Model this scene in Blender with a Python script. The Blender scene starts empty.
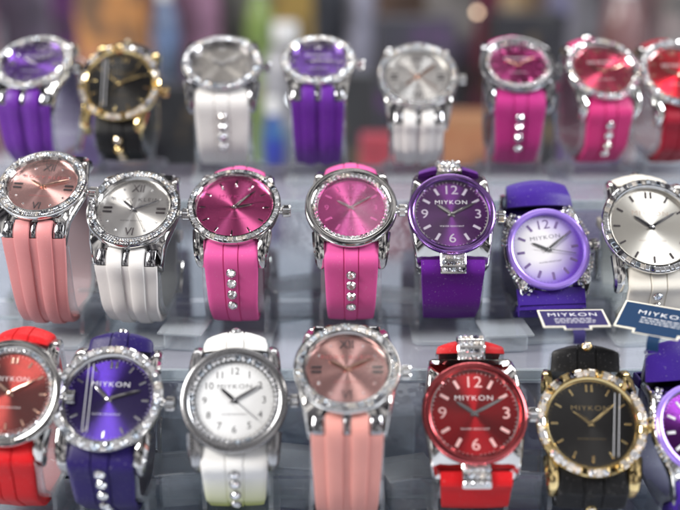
import bpy, math, random
from mathutils import Matrix, Vector
PI = math.pi
S = 0.001                      # everything below is in millimetres
scene = bpy.context.scene
COL = scene.collection
R = math.radians

# ------------------------------------------------------------------ materials
MATS = {}
def newmat(name):
    m = bpy.data.materials.new(name); m.use_nodes = True
    nt = m.node_tree; nt.nodes.clear()
    out = nt.nodes.new('ShaderNodeOutputMaterial')
    return m, nt, out
def principled(name, color, rough=0.4, metal=0.0, coat=0.0, var=0.0, vscale=300, bump=0.0, bscale=2500,
               rvar=0.0, aniso=0.0, sss=0.0, spec=0.5, sheen=0.0, film=0.0, dust=0.0):
    if name in MATS: return MATS[name]
    m, nt, out = newmat(name)
    b = nt.nodes.new('ShaderNodeBsdfPrincipled')
    b.inputs['Base Color'].default_value = (*color, 1)
    b.inputs['Roughness'].default_value = rough
    b.inputs['Metallic'].default_value = metal
    b.inputs['Coat Weight'].default_value = coat
    b.inputs['Coat Roughness'].default_value = 0.06
    b.inputs['Specular IOR Level'].default_value = spec
    b.inputs['Sheen Weight'].default_value = sheen
    if film: b.inputs['Thin Film Thickness'].default_value = film
    if sss:
        b.inputs['Subsurface Weight'].default_value = sss
        b.inputs['Subsurface Radius'].default_value = (0.002, 0.0015, 0.0015)
        b.inputs['Subsurface Scale'].default_value = 1.0
    L = nt.links
    tc = nt.nodes.new('ShaderNodeTexCoord')
    if var:
        n = nt.nodes.new('ShaderNodeTexNoise'); n.inputs['Scale'].default_value = vscale
        n.inputs['Detail'].default_value = 5
        L.new(tc.outputs['Object'], n.inputs['Vector'])
        mx = nt.nodes.new('ShaderNodeMix'); mx.data_type = 'RGBA'
        mx.inputs['A'].default_value = (*[max(0, c * (1 - var)) for c in color], 1)
        mx.inputs['B'].default_value = (*[min(1, c * (1 + var)) for c in color], 1)
        L.new(n.outputs['Fac'], mx.inputs['Factor']); L.new(mx.outputs['Result'], b.inputs['Base Color'])
    if rvar:
        n = nt.nodes.new('ShaderNodeTexNoise'); n.inputs['Scale'].default_value = 420
        n.inputs['Detail'].default_value = 6
        L.new(tc.outputs['Object'], n.inputs['Vector'])
        mr = nt.nodes.new('ShaderNodeMapRange')
        mr.inputs['To Min'].default_value = max(0.02, rough - rvar); mr.inputs['To Max'].default_value = rough + rvar
        L.new(n.outputs['Fac'], mr.inputs['Value']); L.new(mr.outputs['Result'], b.inputs['Roughness'])
    if bump:
        n = nt.nodes.new('ShaderNodeTexNoise'); n.inputs['Scale'].default_value = bscale
        n.inputs['Detail'].default_value = 3
        L.new(tc.outputs['Object'], n.inputs['Vector'])
        bp = nt.nodes.new('ShaderNodeBump'); bp.inputs['Strength'].default_value = bump
        bp.inputs['Distance'].default_value = 0.0002
        L.new(n.outputs['Fac'], bp.inputs['Height']); L.new(bp.outputs['Normal'], b.inputs['Normal'])
    if aniso:
        t = nt.nodes.new('ShaderNodeTangent'); t.direction_type = 'RADIAL'; t.axis = 'Z'
        b.inputs['Anisotropic'].default_value = aniso
        b.inputs['Anisotropic Rotation'].default_value = ANROT
        L.new(t.outputs['Tangent'], b.inputs['Tangent'])
    if dust:
        n = nt.nodes.new('ShaderNodeTexNoise'); n.inputs['Scale'].default_value = 1500; n.inputs['Detail'].default_value = 2
        L.new(tc.outputs['Object'], n.inputs['Vector'])
        mr = nt.nodes.new('ShaderNodeMapRange'); mr.inputs['From Min'].default_value = .66; mr.inputs['From Max'].default_value = .76; mr.inputs['To Max'].default_value = dust
        L.new(n.outputs['Fac'], mr.inputs['Value'])
        mx = nt.nodes.new('ShaderNodeMix'); mx.data_type = 'RGBA'; mx.inputs['B'].default_value = (.62, .60, .58, 1)
        src = b.inputs['Base Color'].links[0].from_socket
        L.new(mr.outputs['Result'], mx.inputs['Factor']); L.new(src, mx.inputs['A']); L.new(mx.outputs['Result'], b.inputs['Base Color'])
    L.new(b.outputs['BSDF'], out.inputs['Surface'])
    MATS[name] = m
    return m
ANROT = 0.0
CHROME = principled('polished steel', (.66, .65, .635), .08, 1, rvar=.03)
CHROME_D = principled('dark steel', (.42, .42, .44), .12, 1, rvar=.03)
BRUSHED = principled('satin steel', (.42, .42, .43), .26, 1, rvar=.05)
GOLD = principled('gold plated steel', (.90, .70, .34), .10, 1, rvar=.04)
ROSEG = principled('rose gold', (.85, .55, .42), .12, 1, rvar=.03)
GEM = principled('rhinestone', (.97, .97, .98), .07, .85)
GEM_W = principled('warm rhinestone', (1.0, .92, .82), .14, .75)
GEM_C = principled('cool rhinestone', (.82, .90, .98), .10, 1)
GEM_D = principled('smoky rhinestone', (.22, .22, .25), .08, 1)
DARKMK = principled('dark numeral lacquer', (.05, .04, .045), .4, .3)
GEM_P = principled('pink rhinestone', (.97, .72, .82), .05, 1)
GEMSET = {'clear': [GEM, GEM_W, GEM_C, GEM_D], 'gold': [GEM_W, GEM, GOLD, GEM_D], 'pink': [GEM, GEM_P, GEM_W, GEM_P],
          'bright': [GEM, GEM, GEM_C, GEM_W]}
BLACKM = principled('black print', (.02, .02, .022), .35)
WHITEM = principled('white print', (.85, .85, .85), .35)

def dial_sun(name, color, rough=.27, aniso=.94):
    """brushed metal disc with a clear lacquer: the fan of light comes from the anisotropic gloss"""
    return principled(name, color, rough, 1, coat=.3, aniso=aniso)
def dial_plain(name, color, rough=.35):
    return principled(name, color, rough, 0.0, coat=.3, var=.04)
def dial_two_tone(name, ca, cb):
    """printed two-tone dial, pale at one side and coloured at the other"""
    m, nt, out = newmat(name); L = nt.links
    b = nt.nodes.new('ShaderNodeBsdfPrincipled'); b.inputs['Roughness'].default_value = .3
    b.inputs['Metallic'].default_value = .1; b.inputs['Coat Weight'].default_value = .3
    tc = nt.nodes.new('ShaderNodeTexCoord')
    mp = nt.nodes.new('ShaderNodeMapping'); mp.inputs['Location'].default_value = (-.36, -.58, -1.0)
    L.new(tc.outputs['Generated'], mp.inputs['Vector'])
    ln = nt.nodes.new('ShaderNodeVectorMath'); ln.operation = 'LENGTH'
    L.new(mp.outputs['Vector'], ln.inputs[0])
    cr = nt.nodes.new('ShaderNodeValToRGB')
    e = cr.color_ramp.elements
    e[0].position = .22; e[0].color = (*ca, 1); e[1].position = .62; e[1].color = (*cb, 1)
    L.new(ln.outputs['Value'], cr.inputs['Fac']); L.new(cr.outputs['Color'], b.inputs['Base Color'])
    L.new(b.outputs['BSDF'], out.inputs['Surface'])
    return m
def rubber(name, color, rough=.45):
    return principled(name, color, rough, 0, var=.05, vscale=160, bump=.12, bscale=3500, rvar=.07, spec=.27, sheen=.04, dust=.35)
def rubber_fade(name, c1, c2, z0, z1):
    """two colours of rubber that run into each other along the strap"""
    m, nt, out = newmat(name); L = nt.links
    b = nt.nodes.new('ShaderNodeBsdfPrincipled'); b.inputs['Roughness'].default_value = .45
    tc = nt.nodes.new('ShaderNodeTexCoord'); sp = nt.nodes.new('ShaderNodeSeparateXYZ')
    L.new(tc.outputs['Object'], sp.inputs['Vector'])
    mr = nt.nodes.new('ShaderNodeMapRange')
    mr.inputs['From Min'].default_value = z0 * S; mr.inputs['From Max'].default_value = z1 * S
    L.new(sp.outputs['Z'], mr.inputs['Value'])
    mx = nt.nodes.new('ShaderNodeMix'); mx.data_type = 'RGBA'
    mx.inputs['A'].default_value = (*c1, 1); mx.inputs['B'].default_value = (*c2, 1)
    L.new(mr.outputs['Result'], mx.inputs['Factor']); L.new(mx.outputs['Result'], b.inputs['Base Color'])
    L.new(b.outputs['BSDF'], out.inputs['Surface'])
    return m

def clear(name, tint=(.97, .98, .98), ior=1.45, gloss_rough=.02, milk=0.0, milk_col=(.8, .85, .9), base=0.0, bump=0):
    """thin clear sheet: transparent with a Fresnel reflection and, if asked, a little milkiness"""
    m, nt, out = newmat(name); L = nt.links
    tr = nt.nodes.new('ShaderNodeBsdfTransparent'); tr.inputs['Color'].default_value = (*tint, 1)
    gl = nt.nodes.new('ShaderNodeBsdfGlossy'); gl.inputs['Roughness'].default_value = gloss_rough
    lw = nt.nodes.new('ShaderNodeLayerWeight'); lw.inputs['Blend'].default_value = .5
    pw = nt.nodes.new('ShaderNodeMath'); pw.operation = 'POWER'; pw.inputs[1].default_value = 5
    L.new(lw.outputs['Facing'], pw.inputs[0])
    f0 = ((ior - 1) / (ior + 1)) ** 2
    sc = nt.nodes.new('ShaderNodeMath'); sc.operation = 'MULTIPLY_ADD'; sc.inputs[1].default_value = 1 - f0; sc.inputs[2].default_value = f0
    L.new(pw.outputs[0], sc.inputs[0])
    mx = nt.nodes.new('ShaderNodeMixShader')
    fac = sc.outputs[0]
    if base:
        ad = nt.nodes.new('ShaderNodeMath'); ad.operation = 'ADD'; ad.use_clamp = True
        ad.inputs[1].default_value = base; L.new(fac, ad.inputs[0]); fac = ad.outputs[0]
    if bump:
        tc = nt.nodes.new('ShaderNodeTexCoord')
        n = nt.nodes.new('ShaderNodeTexNoise'); n.inputs['Scale'].default_value = 22; n.inputs['Detail'].default_value = 4
        L.new(tc.outputs['Object'], n.inputs['Vector'])
        bp = nt.nodes.new('ShaderNodeBump'); bp.inputs['Strength'].default_value = bump; bp.inputs['Distance'].default_value = .004
        L.new(n.outputs['Fac'], bp.inputs['Height']); L.new(bp.outputs['Normal'], gl.inputs['Normal'])
    L.new(fac, mx.inputs['Fac']); L.new(tr.outputs['BSDF'], mx.inputs[1]); L.new(gl.outputs['BSDF'], mx.inputs[2])
    last = mx
    if milk:
        df = nt.nodes.new('ShaderNodeBsdfDiffuse'); df.inputs['Color'].default_value = (*milk_col, 1)
        m2 = nt.nodes.new('ShaderNodeMixShader'); m2.inputs['Fac'].default_value = milk
        L.new(mx.outputs['Shader'], m2.inputs[1]); L.new(df.outputs['BSDF'], m2.inputs[2]); last = m2
    L.new(last.outputs['Shader'], out.inputs['Surface'])
    return m
CRYSTAL = clear('watch crystal', (.985, .985, .985), 1.42, .01)
ACRYLIC = clear('clear acrylic', (.93, .95, .96), 1.5, .03, milk=.15, base=.07)
GLINT = clear('painted glint', (.95, .95, .95), 1.5, .1, milk=.38, milk_col=(.85, .85, .88))  # pale milky lines, a reflection painted onto the dial glass
SHEET = clear('shelf acrylic', (.86, .90, .93), 1.6, .06, milk=.20, milk_col=(.77, .78, .88), base=.17, bump=.8)  # lilac milk colour paints in the lilac and pink reflections
EDGE = clear('polished acrylic edge', (.9, .95, .97), 1.5, .08, milk=.24, milk_col=(.72, .80, .84), base=.1)

# ------------------------------------------------------------------ mesh helpers
class MB:
    def __init__(s): s.v = []; s.f = []; s.m = []
    def add(s, vs, fs, mi=0):
        o = len(s.v); s.v += [tuple(v) for v in vs]
        for f in fs: s.f.append([i + o for i in f]); s.m.append(mi)
    def mesh(s, name, mats, sharp=32, smooth=True):
        me = bpy.data.meshes.new(name)
        me.from_pydata([(x * S, y * S, z * S) for x, y, z in s.v], [], s.f)
        for m in (mats if isinstance(mats, (list, tuple)) else [mats]): me.materials.append(m)
        me.polygons.foreach_set('material_index', s.m)
        me.polygons.foreach_set('use_smooth', [smooth] * len(s.f))
        me.update()
        if smooth: me.set_sharp_from_angle(angle=R(sharp))
        return me
def link(name, me, parent=None, mat=None, **kw):
    o = bpy.data.objects.new(name, me); COL.objects.link(o)
    if parent: o.parent = parent
    if mat is not None: o.matrix_local = mat
    for k, v in kw.items(): o[k] = v
    return o
def lathe(mb, prof, n=96, mi=0, closed=True, sx=1.0, sy=1.0):
    vs = []; k = len(prof)
    for i in range(n):
        a = 2 * PI * i / n
        for r, z in prof: vs.append((r * math.cos(a) * sx, r * math.sin(a) * sy, z))
    fs = []
    for i in range(n):
        j = (i + 1) % n
        for q in range(k if closed else k - 1):
            p = (q + 1) % k
            fs.append((i * k + q, j * k + q, j * k + p, i * k + p))
    mb.add(vs, fs, mi)
def disc(mb, r, z0, z1, n=96, mi=0, dome=0.0):
    """solid disc, top face as rings so that gloss and domes shade well"""
    rings = [1.0, .97, .85, .6, .3]
    vs = [(0, 0, z1 + dome)]
    for q in rings:
        for i in range(n):
            a = 2 * PI * i / n
            vs.append((r * q * math.cos(a), r * q * math.sin(a), z1 + dome * (1 - q * q)))
    base = len(vs)
    for i in range(n):
        a = 2 * PI * i / n; vs.append((r * math.cos(a), r * math.sin(a), z0))
    fs = []
    for k in range(len(rings) - 1):
        for i in range(n):
            j = (i + 1) % n
            fs.append((1 + k * n + i, 1 + k * n + j, 1 + (k + 1) * n + j, 1 + (k + 1) * n + i))
    k = len(rings) - 1
    for i in range(n): fs.append((1 + k * n + i, 1 + k * n + (i + 1) % n, 0))
    for i in range(n): fs.append((base + i, base + (i + 1) % n, 1 + (i + 1) % n, 1 + i))
    fs.append(tuple(base + n - 1 - i for i in range(n)))
    mb.add(vs, fs, mi)
def loft(mb, loops, mi=0, caps=True):
    n = len(loops[0]); vs = [p for l in loops for p in l]; fs = []
    for k in range(len(loops) - 1):
        for i in range(n):
            j = (i + 1) % n
            fs.append((k * n + i, k * n + j, (k + 1) * n + j, (k + 1) * n + i))
    if caps:
        fs.append(tuple(range(n - 1, -1, -1))); fs.append(tuple((len(loops) - 1) * n + i for i in range(n)))
    mb.add(vs, fs, mi)
def box(mb, c, h, bev=0.0, M=None, mi=0):
    """box with chamfered edges, centre c, half sizes h"""
    cx, cy, cz = c; hx, hy, hz = h; b = min(bev, hx * .9, hy * .9, hz * .9)
    def ring(ix, iy, z):
        p = []
        q = b
        for sx, sy in ((1, 1), (-1, 1), (-1, -1), (1, -1)):
            a = (sx * ix, sy * (iy - q)); d = (sx * (ix - q), sy * iy)
            p += [a, d] if sx * sy > 0 else [d, a]
        return [(x, y, z) for x, y in p]
    if b <= 0:
        vs = [(sx * hx, sy * hy, sz * hz) for sz in (-1, 1) for sx, sy in ((-1, -1), (1, -1), (1, 1), (-1, 1))]
        fs = [(3, 2, 1, 0), (4, 5, 6, 7)] + [(i, (i + 1) % 4, 4 + (i + 1) % 4, 4 + i) for i in range(4)]
        vs = [Vector((x + cx, y + cy, z + cz)) for x, y, z in vs]
    else:
        ls = []
        for z, ins in ((-hz, b), (-hz + b, 0), (hz - b, 0), (hz, b)): ls.append(ring(hx - ins, hy - ins, z))
        vs = [Vector((x + cx, y + cy, z + cz)) for l in ls for x, y, z in l]; fs = []
        for k in range(3):
            for i in range(8): fs.append((k * 8 + i, k * 8 + (i + 1) % 8, (k + 1) * 8 + (i + 1) % 8, (k + 1) * 8 + i))
        fs.append(tuple(range(7, -1, -1))); fs.append(tuple(24 + i for i in range(8)))
    if M is not None: vs = [M @ v for v in vs]
    mb.add(vs, fs, mi)
def gem(mb, c, r, n=8, h=.55, mi=0, M=None, rot=0.0, sx=1, sy=1, top=.52):
    """faceted stone: girdle, crown facets and table"""
    vs = []
    for rr, z, off in ((r, -.3 * r, 0), (r, 0, 0), (r * (top + .22), h * r * .62, .5), (r * top, h * r, 0)):
        for i in range(n):
            a = 2 * PI * (i + off) / n + rot; vs.append(Vector((rr * math.cos(a) * sx, rr * math.sin(a) * sy, z)))
    fs = []
    for i in range(n):
        j = (i + 1) % n
        fs.append((i, j, n + j, n + i))
        fs.append((n + i, n + j, 2 * n + i)); fs.append((n + j, 2 * n + j, 2 * n + i))
        fs.append((2 * n + i, 3 * n + j, 3 * n + i)); fs.append((2 * n + i, 2 * n + j, 3 * n + j))
    fs.append(tuple(3 * n + i for i in range(n)))
    tilt = Matrix.Rotation(random.uniform(-.16, .16), 4, 'X') @ Matrix.Rotation(random.uniform(-.16, .16), 4, 'Y')
    T = Matrix.Translation(Vector(c)) @ (M.to_4x4() if M is not None else Matrix()) @ tilt
    mb.add([T @ v for v in vs], fs, mi)
def baguette(mb, a, r, w, d, z, mi=0):
    """rectangular step-cut stone on a ring of radius r at angle a"""
    vs = []
    for k, zz in ((1, -.3), (1, .12), (.70, .42)):
        for sx, sy in ((-1, -1), (1, -1), (1, 1), (-1, 1)): vs.append(Vector((sx * d * (1 if k == 1 else k), sy * w * (1 if k == 1 else .78), zz)))
    fs = [(k * 4 + i, k * 4 + (i + 1) % 4, k * 4 + 4 + (i + 1) % 4, k * 4 + 4 + i) for k in (0, 1) for i in range(4)] + [(8, 9, 10, 11)]
    T = Matrix.Rotation(a, 4, 'Z') @ Matrix.Translation((r, 0, z)) @ Matrix.Rotation(random.uniform(-.1, .1), 4, 'X') @ Matrix.Rotation(random.uniform(-.10, .10) + .03, 4, 'Y')
    mb.add([T @ v for v in vs], fs, mi)
def pick(): return random.choices((0, 1, 2, 3), (54, 17, 17, 12))[0]

TXT = {}
def text_mesh(s, mat, size, ext=.06, stretch=1.0):
    key = (s, mat.name, round(size, 2), stretch)
    if key in TXT: return TXT[key]
    cu = bpy.data.curves.new('t', 'FONT'); cu.body = s; cu.size = size; cu.align_x = 'CENTER'; cu.align_y = 'CENTER'
    cu.extrude = ext; cu.resolution_u = 3; cu.offset = (-.014 if len(s) > 3 else 0) * size; cu.space_character = 1.15 if len(s) > 3 else 1
    ob = bpy.data.objects.new('t', cu)
    me = bpy.data.meshes.new_from_object(ob)
    bpy.data.objects.remove(ob)
    me.transform(Matrix.Diagonal((S * stretch, S, S, 1))); me.name = 'text'
    me.materials.clear(); me.materials.append(mat)
    TXT[key] = me
    return me

def catmull(pts, n=10):
    P = [2 * Vector(pts[0]) - Vector(pts[1])] + [Vector(p) for p in pts] + [2 * Vector(pts[-1]) - Vector(pts[-2])]
    out = []
    for i in range(1, len(P) - 2):
        a, b, c, d = P[i - 1:i + 3]
        for k in range(n):
            t = k / n
            out.append(.5 * ((2 * b) + (-a + c) * t + (2 * a - 5 * b + 4 * c - d) * t * t + (-a + 3 * b - 3 * c + d) * t ** 3))
    out.append(P[-2])
    return out
class Path:
    """strap line in the (y, z) side plane, measured along its length"""
    def __init__(s, pts):
        s.p = catmull([(p[0], p[1]) for p in pts]); s.l = [0]
        for a, b in zip(s.p, s.p[1:]): s.l.append(s.l[-1] + (b - a).length)
        s.len = s.l[-1]
    def at(s, d):
        d = max(0, min(s.len - 1e-4, d))
        for i in range(len(s.l) - 1):
            if s.l[i + 1] >= d: break
        t = (d - s.l[i]) / max(1e-6, s.l[i + 1] - s.l[i])
        p = s.p[i].lerp(s.p[i + 1], t)
        a = s.p[max(0, i - 1)]; b = s.p[min(len(s.p) - 1, i + 2)]
        tg = (b - a).normalized()
        return p, tg, Vector((tg[1], -tg[0]))
def sweep(mb, path, s0, s1, n, width, prof, thick=2.4, mi=0, u0=-1, u1=1, lift=0.0, camber=None):
    """prof: list of (u, h) over the outer face; closed section with a flat inner face"""
    prof = [(u, h) for u, h in prof if u0 - 1e-6 <= u <= u1 + 1e-6]
    loops = []
    for k in range(n + 1):
        d = s0 + (s1 - s0) * k / n
        p, t, nn = path.at(d); w = width(d); cb = camber(d) if camber else 0
        l = []
        for u, h in prof: q = p + nn * (h + lift - cb * u * u); l.append((u * w, q[0], q[1]))
        us = (prof[-1][0], prof[0][0]) if not camber else (prof[-1][0], prof[-1][0] * .5, 0, prof[0][0] * .5, prof[0][0])
        for u in us:
            q = p - nn * (thick + cb * u * u); l.append((u * w * .985, q[0], q[1]))
        loops.append(l)
    loft(mb, loops, mi)
def on_path(path, d, lift=0.0):
    p, t, nn = path.at(d); q = p + nn * lift
    M = Matrix(((1, 0, 0, 0), (0, -t[0], nn[0], q[0]), (0, -t[1], nn[1], q[1]), (0, 0, 0, 1)))
    # columns: x across the strap, y up along the strap, z outward
    return M

# ------------------------------------------------------------------ the watch
def empty(name, loc, rz, **kw):
    o = bpy.data.objects.new(name, None); COL.objects.link(o); o.empty_display_size = .01
    o.location = [c * S for c in loc]; o.rotation_euler = (0, 0, R(rz))
    for k, v in kw.items(): o[k] = v
    return o
def marker_mesh(key, ln, w, mat, h=.35, gemmy=False):
    k = ('mk', key, round(ln, 2), round(w, 2), mat.name)
    if k not in TXT:
        mb = MB(); box(mb, (0, 0, h / 2), (w / 2, ln / 2, h / 2), .12); TXT[k] = mb.mesh('hour_marker', mat, 20)
    return TXT[k]
def hand(parent, H, name, ang, ln, w, z, mat, tail=3, style='dauphine'):
    mb = MB()
    if style == 'stick': outl = [(-w * .5, -tail), (w * .5, -tail), (w * .35, ln), (-w * .35, ln)]
    else: outl = [(-w * .35, -tail * .6), (w * .35, -tail * .6), (w * .62, ln * .28), (w * .5, ln * .8), (0, ln), (-w * .5, ln * .8), (-w * .62, ln * .28)]
    n = len(outl)
    vs = [(x, y, 0) for x, y in outl] + [(x, y, .16) for x, y in outl] + [(0, ln * .1, .32), (0, ln * .75, .32)]
    fs = [tuple(range(n - 1, -1, -1))] + [(i, (i + 1) % n, n + (i + 1) % n, n + i) for i in range(n)]
    if n == 4: fs.append(tuple(n + i for i in range(n)))
    else:
        c0, c1 = 2 * n, 2 * n + 1
        fs += [(n, n + 1, c0), (n + 1, n + 2, c0), (n + 2, n + 3, c1, c0), (n + 3, n + 4, c1), (n + 4, n + 5, c1), (n + 5, n + 6, c0, c1), (n + 6, n, c0)]
    mb.add(vs, fs)
    lathe(mb, [(0.01, -.05), (w * .8, -.05), (w * .8, .25), (0.01, .4)], 20)
    M = H @ Matrix.Translation((0, 0, z * S)) @ Matrix.Rotation(-R(ang), 4, 'Z')
    link(name, mb.mesh(name, mat, 25), parent, M)

def hull_loop(Rr, w, yl, z, drop, n=96, ex=0):
    """outline of a round case with shoulders running out to the strap"""
    pts = []
    import itertools
    c = [(Rr * math.cos(2 * PI * i / n), Rr * math.sin(2 * PI * i / n)) for i in range(n)]
    P = c + [(sx * (w - q), sy * (yl - (2.2 - q) * 0)) for sx in (-1, 1) for sy in (-1, 1) for q in (0,)]
    P = sorted(set(P))
    def half(ps):
        h = []
        for p in ps:
            while len(h) >= 2 and (h[-1][0] - h[-2][0]) * (p[1] - h[-2][1]) - (h[-1][1] - h[-2][1]) * (p[0] - h[-2][0]) <= 0: h.pop()
            h.append(p)
        return h
    hl = half(P)[:-1] + half(P[::-1])[:-1]
    out = []
    for i in range(n):                       # resample by angle so that all loops share a layout
        a = 2 * PI * (i + .5) / n; dx, dy = math.cos(a), math.sin(a); best = 0
        for p, q in zip(hl, hl[1:] + hl[:1]):
            ex_, ey = q[0] - p[0], q[1] - p[1]; den = dx * ey - dy * ex_
            if abs(den) < 1e-9: continue
            t = (p[0] * ey - p[1] * ex_) / den; u = (p[0] * dy - p[1] * dx) / den
            if t > 0 and -1e-6 <= u <= 1 + 1e-6: best = max(best, t)
        x, y = dx * best, dy * best
        zz = z - drop * max(0, abs(y) - Rr * .84) ** 1.25
        out.append((x, y, zz))
    return out

def make_watch(spec):
    random.seed(spec['seed'])
    Rr = spec['R']; kind = spec['kind']; hC = spec['h']; al = R(90 - spec['phi'])
    root = empty('wristwatch', (spec['x'], spec['y'], spec['base']), spec.get('yaw', 0), label=spec['label'], category='watch',
                 group='watches in rows on the tiered display')
    H = Matrix.Translation((0, 0, hC * S)) @ Matrix.Rotation(al, 4, 'X') @ Matrix.Rotation(R(spec.get('roll', 0)), 4, 'Z')
    metal = spec.get('metal', CHROME)
    hull = kind in ('ridged', 'centre', 'sport')
    # ---- strap line in the side plane
    hl = Rr * (1.04 if hull else .98)
    ca, sa = math.cos(al), math.sin(al)
    dn = Vector((sa, -ca)) * 4.2 if True else None            # down along the head's normal
    Lp = Vector((-hl * ca, hC - hl * sa)) + dn; Up = Vector((hl * ca, hC + hl * sa)) + dn
    E0 = Lp + Vector((ca, sa)) * 5
    b = 7.5; Lz = Lp[1]; Ly = Lp[0]
    Yb = max(Up[0] + 9, Ly + 44); bump = spec.get('bump', -3.0 if kind == 'ridged' else 1.0)
    pts = [E0, Lp, (Ly - 1.6 - 1.5 * sa, Lz - 5), (Ly - 1.2, Lz + (b - Lz) * .36), (Ly + .6, Lz + (b - Lz) * .68), (Ly + 4.5, b + 6), (Ly + 12, b + .3), (Ly + 23, b),
           (Yb - 7, b + 5), (Yb, b + 16), (Yb + .5, (b + 16 + Up[1]) / 2 + 1), (Up[0] + (Yb - Up[0]) * .74, Up[1] - 1.5 + bump * .75 + spec.get('bump2', 0)), (Up[0] + 4.6, Up[1] + 1.0 + bump), Up]
    path = Path(pts)
    w_top = spec.get('w1', 14.2 if hull else 12.0); w_bot = spec.get('w2', 11.4 if hull else 10.2)
    def width(d):
        t = max(0, min(1, (d - 5) / 46)); t = t * t * (3 - 2 * t) * .4 + t * .6
        q = (path.len - d) / 30
        return max(w_bot + (w_top - w_bot) * (1 - t), w_bot + (w_top - w_bot) * max(0, min(1, 1 - q)))
    sm = spec['strap']; s_tab = 11.0
    if kind == 'ridged':
        f = []
        for u, h in ((-1, -.9), (-.985, -.25), (-.93, 0), (-.60, .08), (-.585, .75), (-.55, .95), (-.36, 1.05), (-.17, .95), (-.135, .75), (-.12, .12),
                     (0, .06), (.12, .12), (.135, .75), (.17, .95), (.36, 1.05), (.55, .95), (.585, .75), (.60, .08), (.93, 0), (.985, -.25), (1, -.9)): f.append((u, h))
    elif kind == 'centre' or kind == 'sport':
        f = [(u, .35 - .35 * abs(u) ** 2.2 - (.9 if abs(u) == 1 else 0)) for u in (-1, -.985, -.93, -.8, -.6, -.4, -.2, 0, .2, .4, .6, .8, .93, .985, 1)]
    else:
        f = [(-1, -.9), (-.985, -.3), (-.94, -.02), (-.8, .12), (-.5, .25), (-.30, .28), (-.28, -.12), (-.25, -.12), (-.23, .45), (0, .55),
             (.23, .45), (.25, -.12), (.28, -.12), (.30, .28), (.5, .25), (.8, .12), (.94, -.02), (.985, -.3), (1, -.9)]
    cut = path.len * .60
    strap_bot = MB(); mats = [sm, metal]
    st = s_tab if kind == 'ridged' else (1.0 if not hull else (1.0 if kind == 'sport' else 5.5))
    sweep(strap_bot, path, st, cut, 64, width, f)
    if kind == 'ridged':
        for sg in (-1, 1):
            a, c_ = (.12, .60) if sg > 0 else (-.60, -.12)
            sweep(strap_bot, path, 3.0, s_tab + .6, 10, lambda d: width(s_tab), f, u0=a, u1=c_, thick=2.2)
        
    so = link('strap', strap_bot.mesh('strap', sm, 28), root, Matrix())
    mb = MB(); sweep(mb, path, cut - 12, path.len - {'ridged': 6, 'centre': 3.5}.get(kind, .4), 54, lambda d: width(d) * (.97 if d < cut + 6 else 1), f, thick=2.2, camber=lambda d: (2.6 if kind != 'ridged' else .8) * max(0, min(1, (d - path.len + 34) / 20)))
    # the buckle end runs on top of the other half for a short way
    st2 = link('strap', mb.mesh('strap', sm, 28), root, Matrix())
    st2['note'] = ''
    del st2['note']
    # keeper and buckle
    mb = MB(); w = width(cut)
    for d in (path.len - spec['buckle_back'] if 'buckle_back' in spec else cut - 2,):
        Mx = on_path(path, d, .2)
        for sx in (-1, 1): box(mb, (sx * (w + 1.6), 0, 0), (.9, 7, 1.3), .4, Mx)
        box(mb, (0, 7, .6), (w + 2.5, .9, 1.0), .4, Mx); box(mb, (0, -7, .6), (w + 2.5, .9, 1.0), .4, Mx); box(mb, (0, 0, 1.4), (.9, 7.4, .5), .3, Mx)
    link('buckle', mb.mesh('buckle', metal), root, Matrix())
    mb = MB(); Mx = on_path(path, cut + 18, .4)
    for a_, c_, h_ in (((0, 0, 1.4), None, (w + 1.2, 2.2, .7)), ((w + 1.6, 0, -1.2), None, (.7, 2.2, 3.2)), ((-w - 1.6, 0, -1.2), None, (.7, 2.2, 3.2))): box(mb, a_, h_, .3, Mx)
    link('strap_keeper', mb.mesh('strap_keeper', sm), root, Matrix())

    # ---- stones on the strap
    gset = GEMSET[spec.get('gems', 'clear')]
    if spec.get('sgems'):
        for k in range(spec['sgems']):
            d = spec.get('sg0', 17) + 5.3 * k
            mb = MB(); Mx = on_path(path, d, .5)
            b2 = MB(); lathe(b2, [(1.2, -.5), (2.15, -.5), (2.15, .45), (1.95, .7), (1.75, .45), (1.2, .1)], 20, mi=4)
            mb.add([Mx @ Vector(v) for v in b2.v], b2.f, 4)
            gem(mb, Mx.to_translation() + Mx.to_3x3() @ Vector((0, 0, .35)), 1.75, 8, .55, pick() % 3, Mx.to_3x3(), random.random())
            link('strap_crystal', mb.mesh('strap_crystal', gset + [metal], 5, smooth=False), so, Matrix())
        for k in range(2):
            d = path.len - 10.5 - 4.6 * k
            mb = MB(); Mx = on_path(path, d, .5)
            b2 = MB(); lathe(b2, [(1.2, -.5), (2.15, -.5), (2.15, .45), (1.95, .7), (1.75, .45), (1.2, .1)], 20)
            mb.add([Mx @ Vector(v) for v in b2.v], b2.f, 4)
            gem(mb, Mx.to_translation() + Mx.to_3x3() @ Vector((0, 0, .35)), 1.75, 8, .55, pick() % 3, Mx.to_3x3(), random.random())
            link('strap_crystal', mb.mesh('strap_crystal', gset + [metal], 5, smooth=False), st2, Matrix())

    # ---- case
    mb = MB(); rc = Rr * .975
    if hull:
        w, yl = (Rr * (.80 if kind == 'centre' else .74), Rr * 1.17); dr = .55
        ls = []
        for z, k, kw in ((-9.2, .80, .86), (-8.6, .88, .92), (-6.6, .965, .985), (-4.6, 1.0, 1.0), (-2.8, .985, .985), (-1.7, .94, .96), (-1.4, .90, .93)):
            ls.append(hull_loop(rc * k, w * kw, yl * (.97 + .03 * kw), z, dr * (1 if z > -8 else .8)))
        for rr, z in ((Rr * .80, -1.5), (Rr * .79, -3.3)): ls.append([(rr * math.cos(2 * PI * (i + .5) / 96), rr * math.sin(2 * PI * (i + .5) / 96), z) for i in range(96)])
        loft(mb, ls)
    else:
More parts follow.
